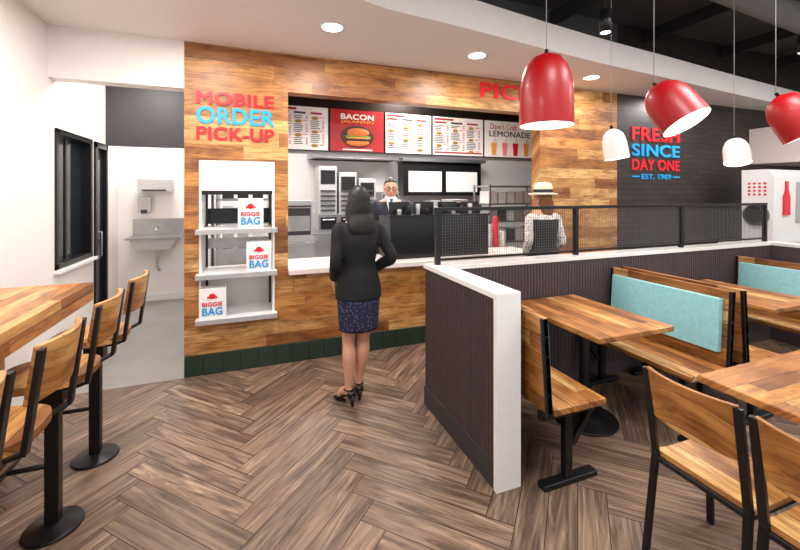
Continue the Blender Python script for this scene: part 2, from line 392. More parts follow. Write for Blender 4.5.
# ---------------------------------------------------------------- counter
b=MB(); b.box(.302,3.238,YW-.07,YW+.55,.831,.885,cream); b.box(.32,3.2,YW+.16,YW+.5,.004,.83,wht); b.obj('service_counter',.006)
b=MB(); X0,X1=1.36,2.58; y0,y1=YW+.1,YW+.5
b.box(X0,X1,y0,y0+.03,.886,1.34,blackp); b.box(X0,X0+.03,y0+.03,y1,.886,1.34,blackp); b.box(X1-.03,X1,y0+.03,y1,.886,1.34,blackp)
b.box(X0-.01,X1+.01,y0-.01,y0+.12,1.34,1.36,black)
for i in range(4):
    x=X0+.15+i*.3
    b.box(x-.02,x+.02,y0+.14,y0+.18,1.0,1.30,blackp); b.box(x-.12,x+.12,y0+.13,y0+.15,1.26,1.50,blackp); b.box(x-.105,x+.105,y0+.151,y0+.153,1.28,1.48,glassd)
    b.box(x-.09,x+.09,y0+.07,y0+.1,.95,1.2,black)
for i in range(10):
    x=X0+.12+i*.11; b.cyl((x,y0+.05),.022,1.361,1.42+.03*(i%3),blackp if i%2 else steel2,12,r2=.027)
b.obj('order_station',.003)
# menu boards
def board(x0,x1,kind):
    e=empty('menu_board',((x0+x1)/2,4.5,2.1)); yb=4.479; z0,z1=2.08,2.58
    b=MB(); b.box(x0,x1,yb,yb+.05,z0,z1,black)
    face={'m':litw,'n':litw,'r':litr,'l':litw}[kind]
    b.box(x0+.008,x1-.008,yb-.004,yb-.0005,z0+.008,z1-.008,face)
    w=x1-x0
    if kind in 'mn':
        nc=3
        b.box(x0+.03,x0+w*.4,yb-.007,yb-.004,z1-.05,z1-.025,litr)
        if kind=='n': b.box(x0+.03,x1-.03,yb-.006,yb-.004,z0+.03,z0+.05,litr)
        for c in range(nc):
            cw=(w-.05)/nc-.025; cx=x0+.03+c*(w-.05)/nc
            b.box(cx,cx+cw*.8,yb-.007,yb-.004,z1-.09,z1-.068,litr if c!=1 else ink)
            k=0; z=z1-.115
            while z>z0+.07:
                if (k+c*2)%6==4:
                    b.ell((cx+cw*.3,yb-.006,z-.018),(.04,.004,.02),bunm,12,8); b.ell((cx+cw*.3,yb-.008,z-.02),(.042,.004,.006),lettuce,12,6)
                    b.box(cx+cw*.6,cx+cw*.95,yb-.006,yb-.004,z-.015,z-.005,pink); z-=.05
                else:
                    b.box(cx,cx+cw*random.uniform(.45,.7),yb-.006,yb-.004,z-.006,z+.003,ink); b.box(cx+cw*.82,cx+cw*.95,yb-.006,yb-.004,z-.006,z+.003,litr); z-=.021
                k+=1
    if kind=='r':
        cx=x0+w*.5; cz=z0+.17
        b.ell((cx,yb-.006,cz+.01),(.2,.003,.13),litd,28,12)
        b.ell((cx,yb-.012,cz-.06),(.14,.01,.04),bunm); b.ell((cx,yb-.016,cz-.025),(.15,.008,.022),litd); b.ell((cx,yb-.018,cz-.004),(.155,.007,.012),orange); b.ell((cx,yb-.02,cz+.012),(.16,.006,.014),lettuce); b.ell((cx,yb-.018,cz+.055),(.14,.012,.055),bunm)
        b.box(x0+.15,x1-.15,yb-.006,yb-.004,z0+.02,z0+.035,litw)
    if kind=='l':
        for i,m in enumerate((orange,pink,redt,orange)):
            cx=x0+w*(.18+.21*i); b.prism([(cx-.03,z0+.03),(cx+.03,z0+.03),(cx+.045,z0+.2),(cx-.045,z0+.2)],yb-.01,yb-.004,m,axis='y'); b.box(cx-.048,cx+.048,yb-.011,yb-.004,z0+.2,z0+.215,wht); b.bar((cx,yb-.008,z0+.215),(cx+.02,yb-.008,z0+.26),.008,.004,redt)
    o=b.obj('panel'); child_world(o,e)
    if kind=='r':
        child_world(text('heading','BACON',x0+.13,x1-.13,z1-.12,z1-.055,yb-.004,litw,ext=.002),e); child_world(text('heading','JALAPENO',x0+.13,x1-.13,z1-.17,z1-.13,yb-.004,orange,ext=.002),e)
    if kind=='l':
        child_world(text('heading','LEMONADE',x0+.08,x1-.08,z1-.22,z1-.14,yb-.004,ink,ext=.002,bold=.015),e); child_world(text('heading',"Dave's Craft",x0+.1,x1-.3,z1-.12,z1-.04,yb-.004,litr,ext=.002,bold=.0),e)
for a,c,k in ((.20,.80,'m'),(.81,1.47,'r'),(1.48,2.10,'m'),(2.11,2.86,'n'),(2.87,3.70,'l')): board(a,c,k)
b=MB(); b.box(-.4,4.4,4.53,4.6,2.3,ZC+.001,blackp); b.box(-.4,4.4,4.56,4.6,2.05,2.3,steel2)
for x in (.205,4.3): b.box(x,x+.05,4.56,4.6,.003,2.05,steel2)
b.obj('menu_board_bulkhead')
# ---------------------------------------------------------------- kitchen
def table_steel(name,x0,x1,y0,y1,z):
    b=MB(); b.box(x0,x1,y0,y1,z-.04,z,steel); b.box(x0+.03,x1-.03,y0+.03,y1-.03,.22,.25,steel)
    for x in (x0+.03,x1-.07):
        for y in (y0+.03,y1-.07): b.box(x,x+.04,y,y+.04,.004,z-.04,steel)
    b.obj(name,.003)
table_steel('steel_prep_table',.8,2.5,6.3,7.1,.95)
b=MB()
b.box(.98,2.0,6.45,7.0,.952,1.25,steel); 
for i in range(3):
    x=1.0+i*.34
    b.box(x,x+.3,6.5,6.95,1.25,2.05-.1*i,steel2); b.box(x+.03,x+.27,6.49,6.5,1.75-.1*i,1.98-.1*i,blackp)
    for k in range(5): b.box(x+.03,x+.27,6.47,6.5,1.30+k*.08,1.33+k*.08,darkgray)
    b.box(x+.02,x+.28,6.43,6.45,1.0,1.2,blackp); b.tube([(x+.05,6.42,1.16),(x+.25,6.42,1.16)],[.012]*2,steel)
b.obj('fryer_bank',.004)
b=MB()
b.box(2.08,2.45,6.5,6.95,.952,1.3,steel2); b.box(2.11,2.42,6.49,6.5,1.0,1.25,blackp)
b.box(2.1,2.43,6.55,6.9,1.3,1.62,steel); 
for k in range(4): b.box(2.13,2.4,6.535,6.55,1.34+k*.065,1.37+k*.065,darkgray)
b.obj('toaster_oven',.004)
b=MB(); b.box(.9,2.5,6.95,7.248,2.2,2.5,steel); b.prism([(6.6,2.2),(7.248,2.2),(7.248,2.5),(6.8,2.5)],.95,2.45,steel,axis='x'); b.obj('exhaust_hood',.004)
b=MB(); b.box(2.65,4.35,6.9,7.2,1.55,2.2,blackp); b.box(2.75,3.45,6.88,6.9,1.62,2.02,litw); b.box(3.55,4.25,6.88,6.9,1.62,2.02,litw); b.box(2.6,4.4,6.8,7.2,2.2,2.28,steel); b.box(2.7,4.3,6.6,7.2,.004,.95,steel); b.box(2.68,4.32,6.58,7.2,.95,1.0,cream)
for i in range(5):
    b.box(2.8+i*.3,3.0+i*.3,6.65,6.95,1.0,1.38+.08*(i%2),steel2 if i%2 else darkgray); b.box(2.83+i*.3,2.97+i*.3,6.64,6.65,1.2,1.3,blackp)
b.obj('drink_station',.004)
b=MB(); b.box(2.75,3.22,YW+.56,YW+.95,.004,.88,steel); 
for i in range(4):
    for k in range(2):
        c=(2.83+i*.11,YW+.65+k*.15); h=.2+.1*((i+k)%3)
        z=.88
        while z<.88+h: b.cyl(c,.036,z,z+.018,[wht,wht,redt][(i+k)%3],16,r2=.042); z+=.02
b.obj('cup_stack_station')
b=MB(); b.box(2.3,3.6,5.2,5.8,.004,.9,steel); b.box(2.28,3.62,5.18,5.82,.9,.93,steel2)
b.box(2.4,2.75,5.3,5.7,.93,1.4,blackp); b.box(2.43,2.6,5.29,5.3,1.05,1.3,steel); b.box(2.85,3.1,5.3,5.7,.93,1.5,steel2); b.box(2.87,3.08,5.29,5.3,1.25,1.45,blackp)
b.cyl((3.3,5.5),.1,.93,1.25,steel,20); b.cyl((3.3,5.5),.105,1.25,1.3,blackp,20); b.cyl((3.5,5.45),.07,.93,1.2,wht,20)
b.obj('coffee_station',.004)
b=MB()
for x in (3.7,4.85):
    for y in (5.6,6.1): b.box(x,x+.03,y,y+.03,0.004,1.75,steel)
for z in (.4,.75,1.1,1.4,1.7): b.box(3.7,4.88,5.6,6.13,z,z+.025,steel)
for z in (.775,1.125,1.425):
    for i in range(6): b.box(3.76+i*.18,3.9+i*.18,5.68,6.0,z,z+.16+.05*random.random(),random.choice([wht,steel2,darkgray,cream]))
b.obj('storage_rack',.002)
b=MB(); b.box(.3,.75,5.2,5.7,.004,.95,steel); b.box(.32,.73,5.25,5.65,.95,1.5,steel2); b.box(.35,.7,5.24,5.25,1.05,1.4,darkgray); b.box(.36,.69,5.235,5.24,1.1,1.3,steel); b.tube([(.36,5.2,1.43),(.7,5.2,1.43)],[.012]*2,black); b.obj('kitchen_oven',.006)
b=MB(); b.box(-.45,.2,5.3,5.8,.004,.9,steel); 
for z in (1.2,1.5): b.box(-.45,.2,5.35,5.75,z,z+.03,steel)
b.box(-.45,-.42,5.35,5.75,.9,1.8,steel); b.box(.17,.2,5.35,5.75,.9,1.8,steel)
for z in (.9,1.23,1.53):
    for i in range(3): b.box(-.38+i*.18,-.25+i*.18,5.4,5.6,z,z+.2,random.choice([steel2,wht,darkgray]))
b.obj('kitchen_shelf_unit',.003)
# corridor sink
b=MB(); yb=6.719
b.box(-1.66,-1.0,yb-.02,yb-.001,.98,1.22,steel); b.box(-1.66,-1.0,yb-.42,yb-.02,.95,.98,steel)
b.prism([(-1.62,.95),(-1.04,.95),(-1.12,.80),(-1.54,.80)],yb-.38,yb-.04,steel2,axis='y')
b.tube([(-1.33,yb-.03,1.08),(-1.33,yb-.12,1.12),(-1.33,yb-.2,1.06)],[.012]*3,steel,10,smoothn=4); b.tube([(-1.33,yb-.1,.8),(-1.33,yb-.1,.5),(-1.33,yb-.01,.45)],[.02]*3,steel)
b.obj('hand_sink',.004)
b=MB(); b.box(-1.56,-1.14,yb-.2,yb-.001,1.62,1.8,steel2); b.box(-1.5,-1.2,yb-.205,yb-.2,1.63,1.65,black); b.obj('towel_dispenser',.02)
b=MB(); b.box(-1.58,-1.42,yb-.1,yb-.001,1.32,1.55,steel2); b.box(-1.54,-1.46,yb-.12,yb-.1,1.3,1.36,darkgray); b.obj('soap_dispenser',.02)
# ---------------------------------------------------------------- half wall + railing
HX0,HX1,HY0,HY1=1.22,1.35,1.79,2.71; RX=5.30
b=MB()
b.box(HX0,HX1,HY0,HY1,.0,1.03,brownflute); b.box(HX1,RX+.13,HY1-.13,HY1,0,1.03,brownflute); b.box(RX,RX+.13,1.3,HY1-.13,0,1.03,brownflute)
y=HY0+.01
while y<HY1-.02:
    b.box(HX0-.006,HX0,y,y+.016,.14,1.03,brownflute); 
    b.box(HX1,HX1+.006,y,y+.016,.1,1.03,brownflute); y+=.026
x=HX1+.02
while x<RX-.02:
    b.box(x,x+.018,HY1-.136,HY1-.13,.1,1.03,brownflute); x+=.03
b.box(HX0-.012,HX0,HY0,HY1,0,.14,darkgray)
b.box(HX0-.014,HX1+.012,HY0-.03,HY1+.012,1.03,1.062,wht); b.box(HX1+.012,RX+.142,HY1-.142,HY1+.012,1.03,1.062,wht); b.box(RX-.012,RX+.142,1.28,HY1-.142,1.03,1.062,wht)
b.box(HX0-.014,HX1+.012,HY0-.03,HY0,0.0,1.03,wht); b.box(RX-.012,RX+.142,1.27,1.3,0,1.03,wht)
b.obj('half_wall_partition',.002)
b=MB(); yr=HY1-.065; xs=[1.29,2.62,3.96,5.32]
for x in xs: b.box(x-.018,x+.018,yr-.018,yr+.018,1.063,1.48,black)
b.box(xs[0]-.018,xs[-1]+.018,yr-.02,yr+.02,1.465,1.49,black); b.box(xs[0],xs[-1],yr-.012,yr+.012,1.09,1.105,black)
x=xs[0]
while x<xs[-1]:
    b.box(x-.0006,x+.0006,yr-.002,yr+.001,1.1,1.47,wire); x+=.022
z=1.11
while z<1.47: b.box(xs[0],xs[-1],yr-.001,yr+.002,z-.0006,z+.0006,wire); z+=.022
b.obj('railing')
# ---------------------------------------------------------------- booth furniture
def bench_mesh():
    b=MB(); L=.93
    for i in range(3): b.box(.06+i*.122,.06+i*.122+.117,-L/2,L/2,.42,.455,W_y)
    R=Matrix.Translation((.05,0,.42))@Matrix.Rotation(math.radians(-4),4,'Y')
    for i in range(5): b.box(-.03,.0,-L/2,L/2,.02+i*.103,.02+i*.103+.10,W_y,R)
    b.box(-.035,.002,-L/2,-L/2+.022,-.0,.53,black,R); b.box(-.035,.002,L/2-.022,L/2,-.0,.53,black,R)
    b.box(.003,.045,-L/2+.05,L/2-.05,.12,.475,teal,R)
    for y in (-L/2+.05,L/2-.09):
        b.box(.02,.40,y,y+.04,.375,.42,black); b.box(.18,.23,y,y+.04,.03,.375,black); b.box(.03,.40,y-.01,y+.05,.0,.03,black)
        b.bar((.38,y+.02,.38),(.24,y+.02,.2),.03,.03,black)
    return b
bb=bench_mesh(); o=bb.obj('booth_bench',.004,keep=True); 
o.location=(1.42,2.10,0)
inst(o,'booth_bench',(2.96,2.10,0),math.pi); inst(o,'booth_bench',(3.08,2.10,0),0); inst(o,'booth_bench',(4.69,2.10,0),math.pi)
def table_mesh(w,l,wm):
    b=MB(); b.box(-w/2,w/2,-l/2,l/2,.715,.75,wm); b.box(-w/2+.05,w/2-.05,-.05,.05,.695,.715,black); b.box(-.05,.05,-l/2+.08,l/2-.08,.695,.715,black)
    b.cyl((0,0),.035,.02,.7,black,20); b.lathe([(0,.03),(.05,.03),(.22,.012),(.22,0),(0,0)],black)
    return b
o=table_mesh(.63,.84,W_y).obj('dining_table',.006,keep=True); o.location=(2.20,2.14,0)
inst(o,'dining_table',(3.88,2.13,0),0)
o2=table_mesh(.85,.75,W_x).obj('dining_table',.006,keep=True); o2.location=(2.37,.85,0)
def chair_mesh():
    b=MB(); w=.175; S=.185
    prof=[(-.18,.452),(-.1,.442),(.05,.44),(.15,.446),(.2,.44)]
    for i in range(len(prof)-1):
        (xa,za),(xb,zb)=prof[i],prof[i+1]
        b.add([(xa,-S,za),(xb,-S,zb),(xb,S,zb),(xa,S,za),(xa,-S,za-.025),(xb,-S,zb-.025),(xb,S,zb-.025),(xa,S,za-.025)],[(0,1,2,3),(7,6,5,4),(0,4,5,1),(2,6,7,3)]+([(3,7,4,0)] if i==0 else [])+([(1,5,6,2)] if i==len(prof)-2 else []),W_seat)
    N=10; vs=[]; hw=.172
    for k in range(N+1):
        y=-hw+2*hw*k/N; c=-.04*(1-(y/hw)**2)
        for z,dx in ((.62,0),(.835,-.04)):
            vs.append((-.215+dx+c+.02,y,z)); vs.append((-.215+dx+c,y,z))
    fs=[]
    for k in range(N):
        a=4*k;c=4*(k+1)
        fs+=[(a,c,c+2,a+2),(a+1,a+3,c+3,c+1),(a+2,c+2,c+3,a+3),(a,a+1,c+1,c)]
    fs+=[(0,2,3,1),(4*N,4*N+1,4*N+3,4*N+2)]
    b.add(vs,fs,W_seat)
    for s in (-1,1):
        b.bar((-.24,s*(w+.01),0),(-.19,s*w,.44),.02,.028,black); b.bar((-.19,s*w,.44),(-.25,s*(w),.83),.018,.03,black)
        b.bar((.2,s*(w+.01),0),(.17,s*w,.415),.02,.028,black); b.bar((-.19,s*w,.42),(.18,s*w,.41),.018,.024,black)
    b.bar((-.19,-w,.42),(-.19,w,.42),.02,.02,black); b.bar((.17,-w,.405),(.17,w,.405),.02,.02,black)
    return b
o=chair_mesh().obj('dining_chair',.003,keep=True); o.location=(1.875,1.06,0)
inst(o,'dining_chair',(1.86,.655,0),0)
def stool_mesh():
    b=MB()
    b.lathe([(0,.03),(.04,.03),(.05,.022),(.115,.014),(.12,0),(0,0)],black)
    b.box(-.028,.028,-.024,.024,.02,.70,black); b.box(-.05,.05,-.04,.04,.60,.705,black)
    b.tube([(-.03,0,.3),(-.18,0,.3)],[.012,.012],black); b.tube([(-.18,-.12,.3),(-.18,.12,.3)],[.012,.012],black)
    N=28; poly=[]
    for k in range(N):
        a=2*math.pi*k/N; ex=2/3.0
        cx=math.copysign(abs(math.cos(a))**ex,math.cos(a)); cy=math.copysign(abs(math.sin(a))**ex,math.sin(a)); poly.append((-.02+.19*cx,.175*cy))
    b.prism(poly,.722,.755,W_seat); b.box(-.14,.14,-.14,.14,.705,.722,black)
    N=10; vs=[]
    for k in range(N+1):
        y=-.165+.33*k/N; c=.04*(1-(y/.165)**2)
        for z,dx in ((.89,0),(1.09,.03)):
            vs.append((.20+dx+c-.02,y,z)); vs.append((.20+dx+c,y,z))
    fs=[]
    for k in range(N):
        a=4*k;c=4*(k+1); fs+=[(a,a+2,c+2,c),(a+1,c+1,c+3,a+3),(a+2,a+3,c+3,c+2),(a,c,c+1,a+1)]
    fs+=[(0,1,3,2),(4*N,4*N+2,4*N+3,4*N+1)]
    b.add(vs,fs,W_seat)
    for s in (-1,1):
        b.bar((.13,s*.14,.712),(.19,s*.17,.74),.03,.014,black); b.bar((.19,s*.17,.735),(.235,s*.168,1.08),.018,.034,black)
    return b
o=stool_mesh().obj('bar_stool',.003,keep=True); o.location=(-.90,2.86,0)
for y in (2.33,1.81,1.29): inst(o,'bar_stool',(-.90,y,0),0)
b=MB(); b.box(XL+.001,-.93,.0,2.92,1.0,1.05,W_y); b.box(-.975,-.93,.0,2.92,.94,1.0,W_y); b.box(XL+.001,-.975,2.875,2.92,.94,1.0,W_x); 
b.box(-1.36,-1.32,.0,2.85,.0,.999,W_y)
for y in (.4,1.55,2.6): b.bar((-1.32,y,.7),(-1.0,y,.93),.03,.04,black)
b.obj('bar_counter',.004)
# ---------------------------------------------------------------- pendants
def pendant(x,y,z,R,H,m,tilt=(0,0),name='pendant_lamp'):
    ax=Vector((tilt[0],tilt[1],-1)).normalized()
    q=(-ax).to_track_quat('Z','Y').to_matrix().to_4x4(); M=Matrix.Translation((x,y,z))@q
    b=MB()
    out=[(R,0),(R*.99,.25*H),(R*.97,.5*H),(R*.9,.68*H),(R*.76,.83*H),(R*.52,.94*H),(R*.2,.99*H),(.02,H),(0,H)]
    b.lathe(out,m,M,40); inn=[(r*.965,z_*.975) for r,z_ in out]; b.lathe([(R,0),(R*.965,0)],wht,M,40); b.lathe(inn[::1],wht,M,40)
    b.lathe([(.012,H+.03),(.012,H),(0,H)],black,M,16); b.lathe([(0,H+.03),(.012,H+.03)],black,M,16)
    b.lathe([(.02,H*.95),(.03,H*.7),(.03,H*.62)],chrome,M,16)
    c=M@Vector((0,0,H*.5)); b.ell(c,(.045,.045,.05),bulb)
    top=M@Vector((0,0,H+.03)); b.tube([top,(top.x,top.y,3.85)],[.0025,.0025],cord,8)
    b.lathe([(0,-.02),(.05,-.02),(.05,0),(0,0)],black,Matrix.Translation((top.x,top.y,3.85)),16)
    b.obj(name)
    l=bpy.data.lights.new('pendant_bulb_light','POINT'); l.energy=6; l.color=(1,.9,.78); l.shadow_soft_size=.05
    lo=bpy.data.objects.new('pendant_bulb_light',l); COL.objects.link(lo); lo.location=M@Vector((0,0,H*.25))
pendant(1.83,2.10,2.05,.175,.48,red)
pendant(2.66,1.74,2.06,.150,.33,red,(.18,-.60))
pendant(3.79,1.62,2.03,.150,.34,red,(.30,-.45))
pendant(2.82,2.40,1.885,.095,.25,wht,(.10,-.12)); pendant(3.85,2.10,1.86,.095,.22,wht,(-.25,-.25))
# ---------------------------------------------------------------- soda machine and cabinet
b=MB(); X,Y,D=6.45,3.1,.37
b.box(X,X+.9,Y,Y+D+.3,0,.9,wht)
b.prism([(Y+.02,.9),(Y+D,.9),(Y+D,1.92),(Y+.08,1.92),(Y+.0,1.82)],X,X+.9,wht,axis='x')
b.tube([(X-.04,Y+.2,1.3),(X,Y+.2,1.3)],[.14,.15],steel,28); b.tube([(X-.05,Y+.2,1.3),(X-.04,Y+.2,1.3)],[.11,.11],blackp,28)
for i in range(4):
    for k in range(4): b.ell((X-.002,Y+.1+i*.06,1.58+k*.05),(.004,.018,.016),redt,10,6)
b.prism([(X+.2,1.3),(X+.34,1.3),(X+.34,1.55),(X+.30,1.64),(X+.30,1.76),(X+.24,1.76),(X+.24,1.64),(X+.2,1.55)],Y-.012,Y+.05,redt,axis='y')
b.box(X+.1,X+.8,Y-.12,Y+.02,.9,.93,steel); b.box(X+.5,X+.85,Y-.005,Y+.05,1.2,1.75,steel2)
b.obj('soda_fountain_machine',.01)
b=MB(); b.box(7.3,8.9,3.2,3.829,2.05,2.6,cream); b.box(7.32,8.9,3.19,3.2,2.08,2.33,wht); b.box(7.32,8.9,3.19,3.2,2.34,2.57,wht); b.obj('wall_cabinet',.006)
# ---------------------------------------------------------------- PEOPLE
def remesh(o,vs,sm=4):
    r=o.modifiers.new('r','REMESH'); r.mode='VOXEL'; r.voxel_size=vs; r.use_smooth_shade=True
    s=o.modifiers.new('s','SMOOTH'); s.factor=.5; s.iterations=sm
def headfn(d,q):
    if d.z<0:
        q.x*=1-.38*d.z*d.z; 
        if d.y<0: q.y*=1-.55*abs(d.z)**1.3
        else: q.y*=1-.08*abs(d.z)
    else:
        if d.y<0: q.y*=1.06
    return q
def hand(b,w,d,nrm,thumb,m,curl=.5):
    w=Vector(w); d=Vector(d).normalized(); nrm=Vector(nrm); nrm=(nrm-d*nrm.dot(d)).normalized(); s=d.cross(nrm).normalized()
    if s.dot(Vector(thumb))<0: s=-s
    b.tube([w-d*.03,w,w+d*.03,w+d*.07,w+d*.088],[(.026,.019),(.024,.017),(.034,.017),(.038,.015),(.034,.012)],m,12,ref=nrm,smoothn=2)
    for i,(o,L) in enumerate(((.027,.066),(.009,.074),(-.009,.069),(-.026,.054))):
        p=w+d*.078+s*o; pts=[p]; dd=d.copy()+s*o*1.5; dd.normalize()
        for k,fr in enumerate((.42,.32,.26)):
            dd=(dd+nrm*curl*(.3+.2*k)).normalized()
            p=p+dd*L*fr; pts.append(p)
        b.tube([pts[0]-d*.02]+pts,[.009,.0092,.0085,.008,.0062],m,8,smoothn=2)
    p=w+d*.022+s*.026; q=p+(s*.7+d*.75+nrm*.25).normalized()*.038; r2=q+(s*.15+d*.9+nrm*.35).normalized()*.03
    b.tube([w+d*.012+s*.01,p,q,r2],[.013,.0125,.0105,.008],m,8,smoothn=2)
def person(name,loc,yaw,sc,P):
    """local frame faces +Y"""
    e=empty(name,loc,yaw); e.scale=(sc,)*3
    F=P['female']
    b=MB(); m=skin
    tor=[(.80,.155,.11),(.88,.162,.115),(.97,.140,.10),(1.05,.116,.084),(1.15,.132,.096),(1.23,.143,.106),(1.32,.152,.086),(1.37,.115,.064),(1.415,.055,.052)]
    if not F: tor=[(.80,.15,.11),(.88,.16,.115),(.97,.155,.11),(1.05,.152,.108),(1.15,.165,.115),(1.25,.18,.12),(1.33,.185,.095),(1.38,.14,.07),(1.42,.06,.055)]
    def torso(bb,inf,m,z0=0,top=9,hem=0,smooth=5):
        rr=[t for t in tor if t[0]>=z0-.001 and t[0]<=top]
        bb.tube([(0,0,t[0]) for t in rr],[(t[1]+inf+(hem if i==0 else 0),t[2]+inf+(hem if i==0 else 0)) for i,t in enumerate(rr)],m,28,ref=(0,1,0),smoothn=smooth)
    torso(b,0,m)
    b.tube([(0,-.012,1.36),(0,-.008,1.42),(0,.0,1.48)],[.058,.047,.05] if F else [.065,.057,.058],m,16)
    HM=Matrix.Rotation(P.get('hyaw',0),4,'Z')@Matrix.Rotation(P.get('hpitch',0),4,'X'); hc=Vector((0,.012,1.535))
    b.ell(hc,(.073,.094,.115),m,28,20,headfn,HM)
    def H(p): return hc+HM@Vector(p)
    b.tube([H((0,.088,.025)),H((0,.10,-.005)),H((0,.112,-.025)),H((0,.096,-.035))],[.008,.010,.014,.010],m,10)
    for s in (-1,1): b.ell(H((s*.073,-.005,-.008)),(.010,.018,.03),m,10,8)
    b.ell(H((0,.086,-.055)),(.024,.012,.010),m,10,8)
    for s,(kn,an,toe) in zip((-1,1),P['legs']):
        hip=(s*.082,0,.87)
        mid=((hip[0]+kn[0])/2,.01,.68); calf=((kn[0]*.65+an[0]*.35),(kn[1]*.65+an[1]*.35)-.018,.35)
        b.tube([hip,mid,kn,calf,((an[0]*.7+calf[0]*.3),an[1]*.8+calf[1]*.2,.2),an],[.086,.072,.049,.052,.034,.030],m,16,smoothn=5)
        T=Vector(toe); A=Vector(an); fd=(T-A); fd.z=0; fd.normalize()
        b.tube([A-fd*.025+Vector((0,0,-.02)),A+Vector((0,0,-.015)),A+fd*.07+Vector((0,0,-.04 if F else -.03)),Vector((T.x,T.y,.03))-fd*.045,Vector((T.x,T.y,.022))],[.026,.032,.03,(.036,.018),(.022,.011)],m,12,ref=(0,0,1),smoothn=4)
    for s,(sh,el,wr,hd,hn,th) in zip((-1,1),P['arms']):
        sh=Vector(sh);el=Vector(el);wr=Vector(wr)
        b.tube([sh+Vector((-s*.05,0,.0)),sh,(sh+el)/2,el,el*.6+wr*.4,wr],[.04,.044,.038,.033,.034,.022],m,14,smoothn=4)
        hand(b,wr,hd,hn,th,m,P.get('curl',.5))
    o=b.obj('body',keep=True); remesh(o,.0052,2); o.parent=e
    def part(b,nm,vs=.008,sm=3,rm=True):
        o=b.obj(nm,keep=True)
        if rm: remesh(o,vs,sm)
        o.parent=e; return o
    def sleeves(b,m,inf=.014,cut=1.0):
        for s,(sh,el,wr,hd,hn,th) in zip((-1,1),P['arms']):
            sh=Vector(sh);el=Vector(el);wr=Vector(wr); w2=el.lerp(wr,.93*cut)
            b.tube([sh+Vector((-s*.06,0,.0)),sh+Vector((0,0,-.002)),(sh+el)/2,el,el*.55+w2*.45,w2],[.042+inf*.7,.045+inf*.7,.040+inf*.8,.037+inf*.8,.034+inf,.029+inf],m,16,smoothn=4)
    b=MB()
    for s in (-1,1):
        b.ell(H((s*.030,.082,.004)),(.013,.008,.008),eyew,12,8); b.ell(H((s*.030,.089,.004)),(.006,.003,.006),hairb,10,6)
        b.bar(H((s*.016,.092,.024)),H((s*.046,.082,.026)),.006,.006,P['hair'])
    b.ell(H((0,.095,-.052)),(.022,.006,.004),lipm,12,6); b.ell(H((0,.095,-.059)),(.018,.006,.005),lipm,12,6)
    if P.get('glasses'):
        for s in (-1,1):
            c=[H((s*.032+.021*math.cos(a),.103,.004+.016*math.sin(a))) for a in [i*math.pi/7 for i in range(15)]]
            b.tube(c,[.0025]*15,blackp,6); b.tube([H((s*.053,.1,.006)),H((s*.074,.0,.008))],[.0025]*2,blackp,6)
        b.tube([H((-.011,.104,.006)),H((.011,.104,.006))],[.0025]*2,blackp,6)
    part(b,'face',rm=False)
    b=MB(); hm=P['hair']
    def cut(front,zc):
        def hf(d,q):
            if d.y>0:
                w=min(1,max(0,(zc-d.z)/.25))*min(1,d.y/.35); q.y*=1-w*(1-front); q.x*=1-.08*w
            return q
        return hf
    if P['hairstyle']=='long':
        b.ell(H((0,-.012,.018)),(.088,.104,.108),hm,28,20,cut(.5,.55))
        b.tube([H((0,-.025,.04)),H((0,-.03,.0)),H((0,-.036,-.05)),H((0,-.05,-.11)),(0,-.072,1.375),(.0,-.088,1.33),(.0,-.092,1.295),(0,-.092,1.27)],[(.075,.08),(.090,.084),(.098,.082),(.103,.068),(.106,.048),(.102,.034),(.085,.022),(.05,.01)],hm,28,smoothn=5)
        for s in (-1,1): b.tube([H((s*.05,.0,.02)),H((s*.068,.015,-.04)),H((s*.074,.01,-.12)),(s*.084,-.03,1.35)],[.025,.027,.027,.014],hm,12,smoothn=4)
    elif P['hairstyle']=='bun':
        b.ell(H((0,-.014,.010)),(.080,.100,.104),hm,28,20,cut(.5,.5))
        b.tube([H((0,-.05,-.02)),H((0,-.06,-.09)),H((0,-.07,-.15)),H((0,-.07,-.19))],[(.076,.05),(.08,.042),(.06,.03),(.03,.012)],hm,20,smoothn=4)
    else:
        def hf(d,q):
            w=min(1,max(0,(.45-d.z)/.3)) if d.y>0 else 0
            q.y*=1-.65*w*min(1,d.y/.3 if d.y>0 else 0); q.x*=1-.10*w
            if d.z<-.1: q*= .9
            return q
        b.ell(H((0,-.010,.022)),(.079,.102,.106),hm,28,20,hf)
    part(b,'hair',.006,9 if P['hairstyle']=='long' else 3)
    if P.get('hat'):
        b=MB(); M=Matrix.Translation(H((0,-.005,.06)))@HM.to_3x3().to_4x4()
        b.lathe([(0,-.0),(.145,-.016),(.158,-.006),(.15,.000),(.100,.008),(.096,.06),(.09,.105),(.06,.118),(.03,.108),(0,.10)],strawm,M,36); b.lathe([(.1025,.008),(.0995,.045)],hairb,M,36)
        part(b,'hat',rm=False)
    c=P['clothes']
    if c=='blazer':
        b=MB(); torso(b,.015,jacketm,.80,1.39,.012); sleeves(b,jacketm,.012); b.tube([(0,-.012,1.36),(0,-.01,1.41)],[(.085,.065),(.06,.054)],jacketm,20); part(b,'jacket',.0075,4)
        b=MB(); b.tube([(0,0,.93),(0,0,.86),(0,0,.78),(0,0,.68),(0,.0,.56)],[(.155,.112),(.168,.122),(.168,.126),(.160,.126),(.152,.126)],skirtm,36,smoothn=3); part(b,'skirt',rm=False)
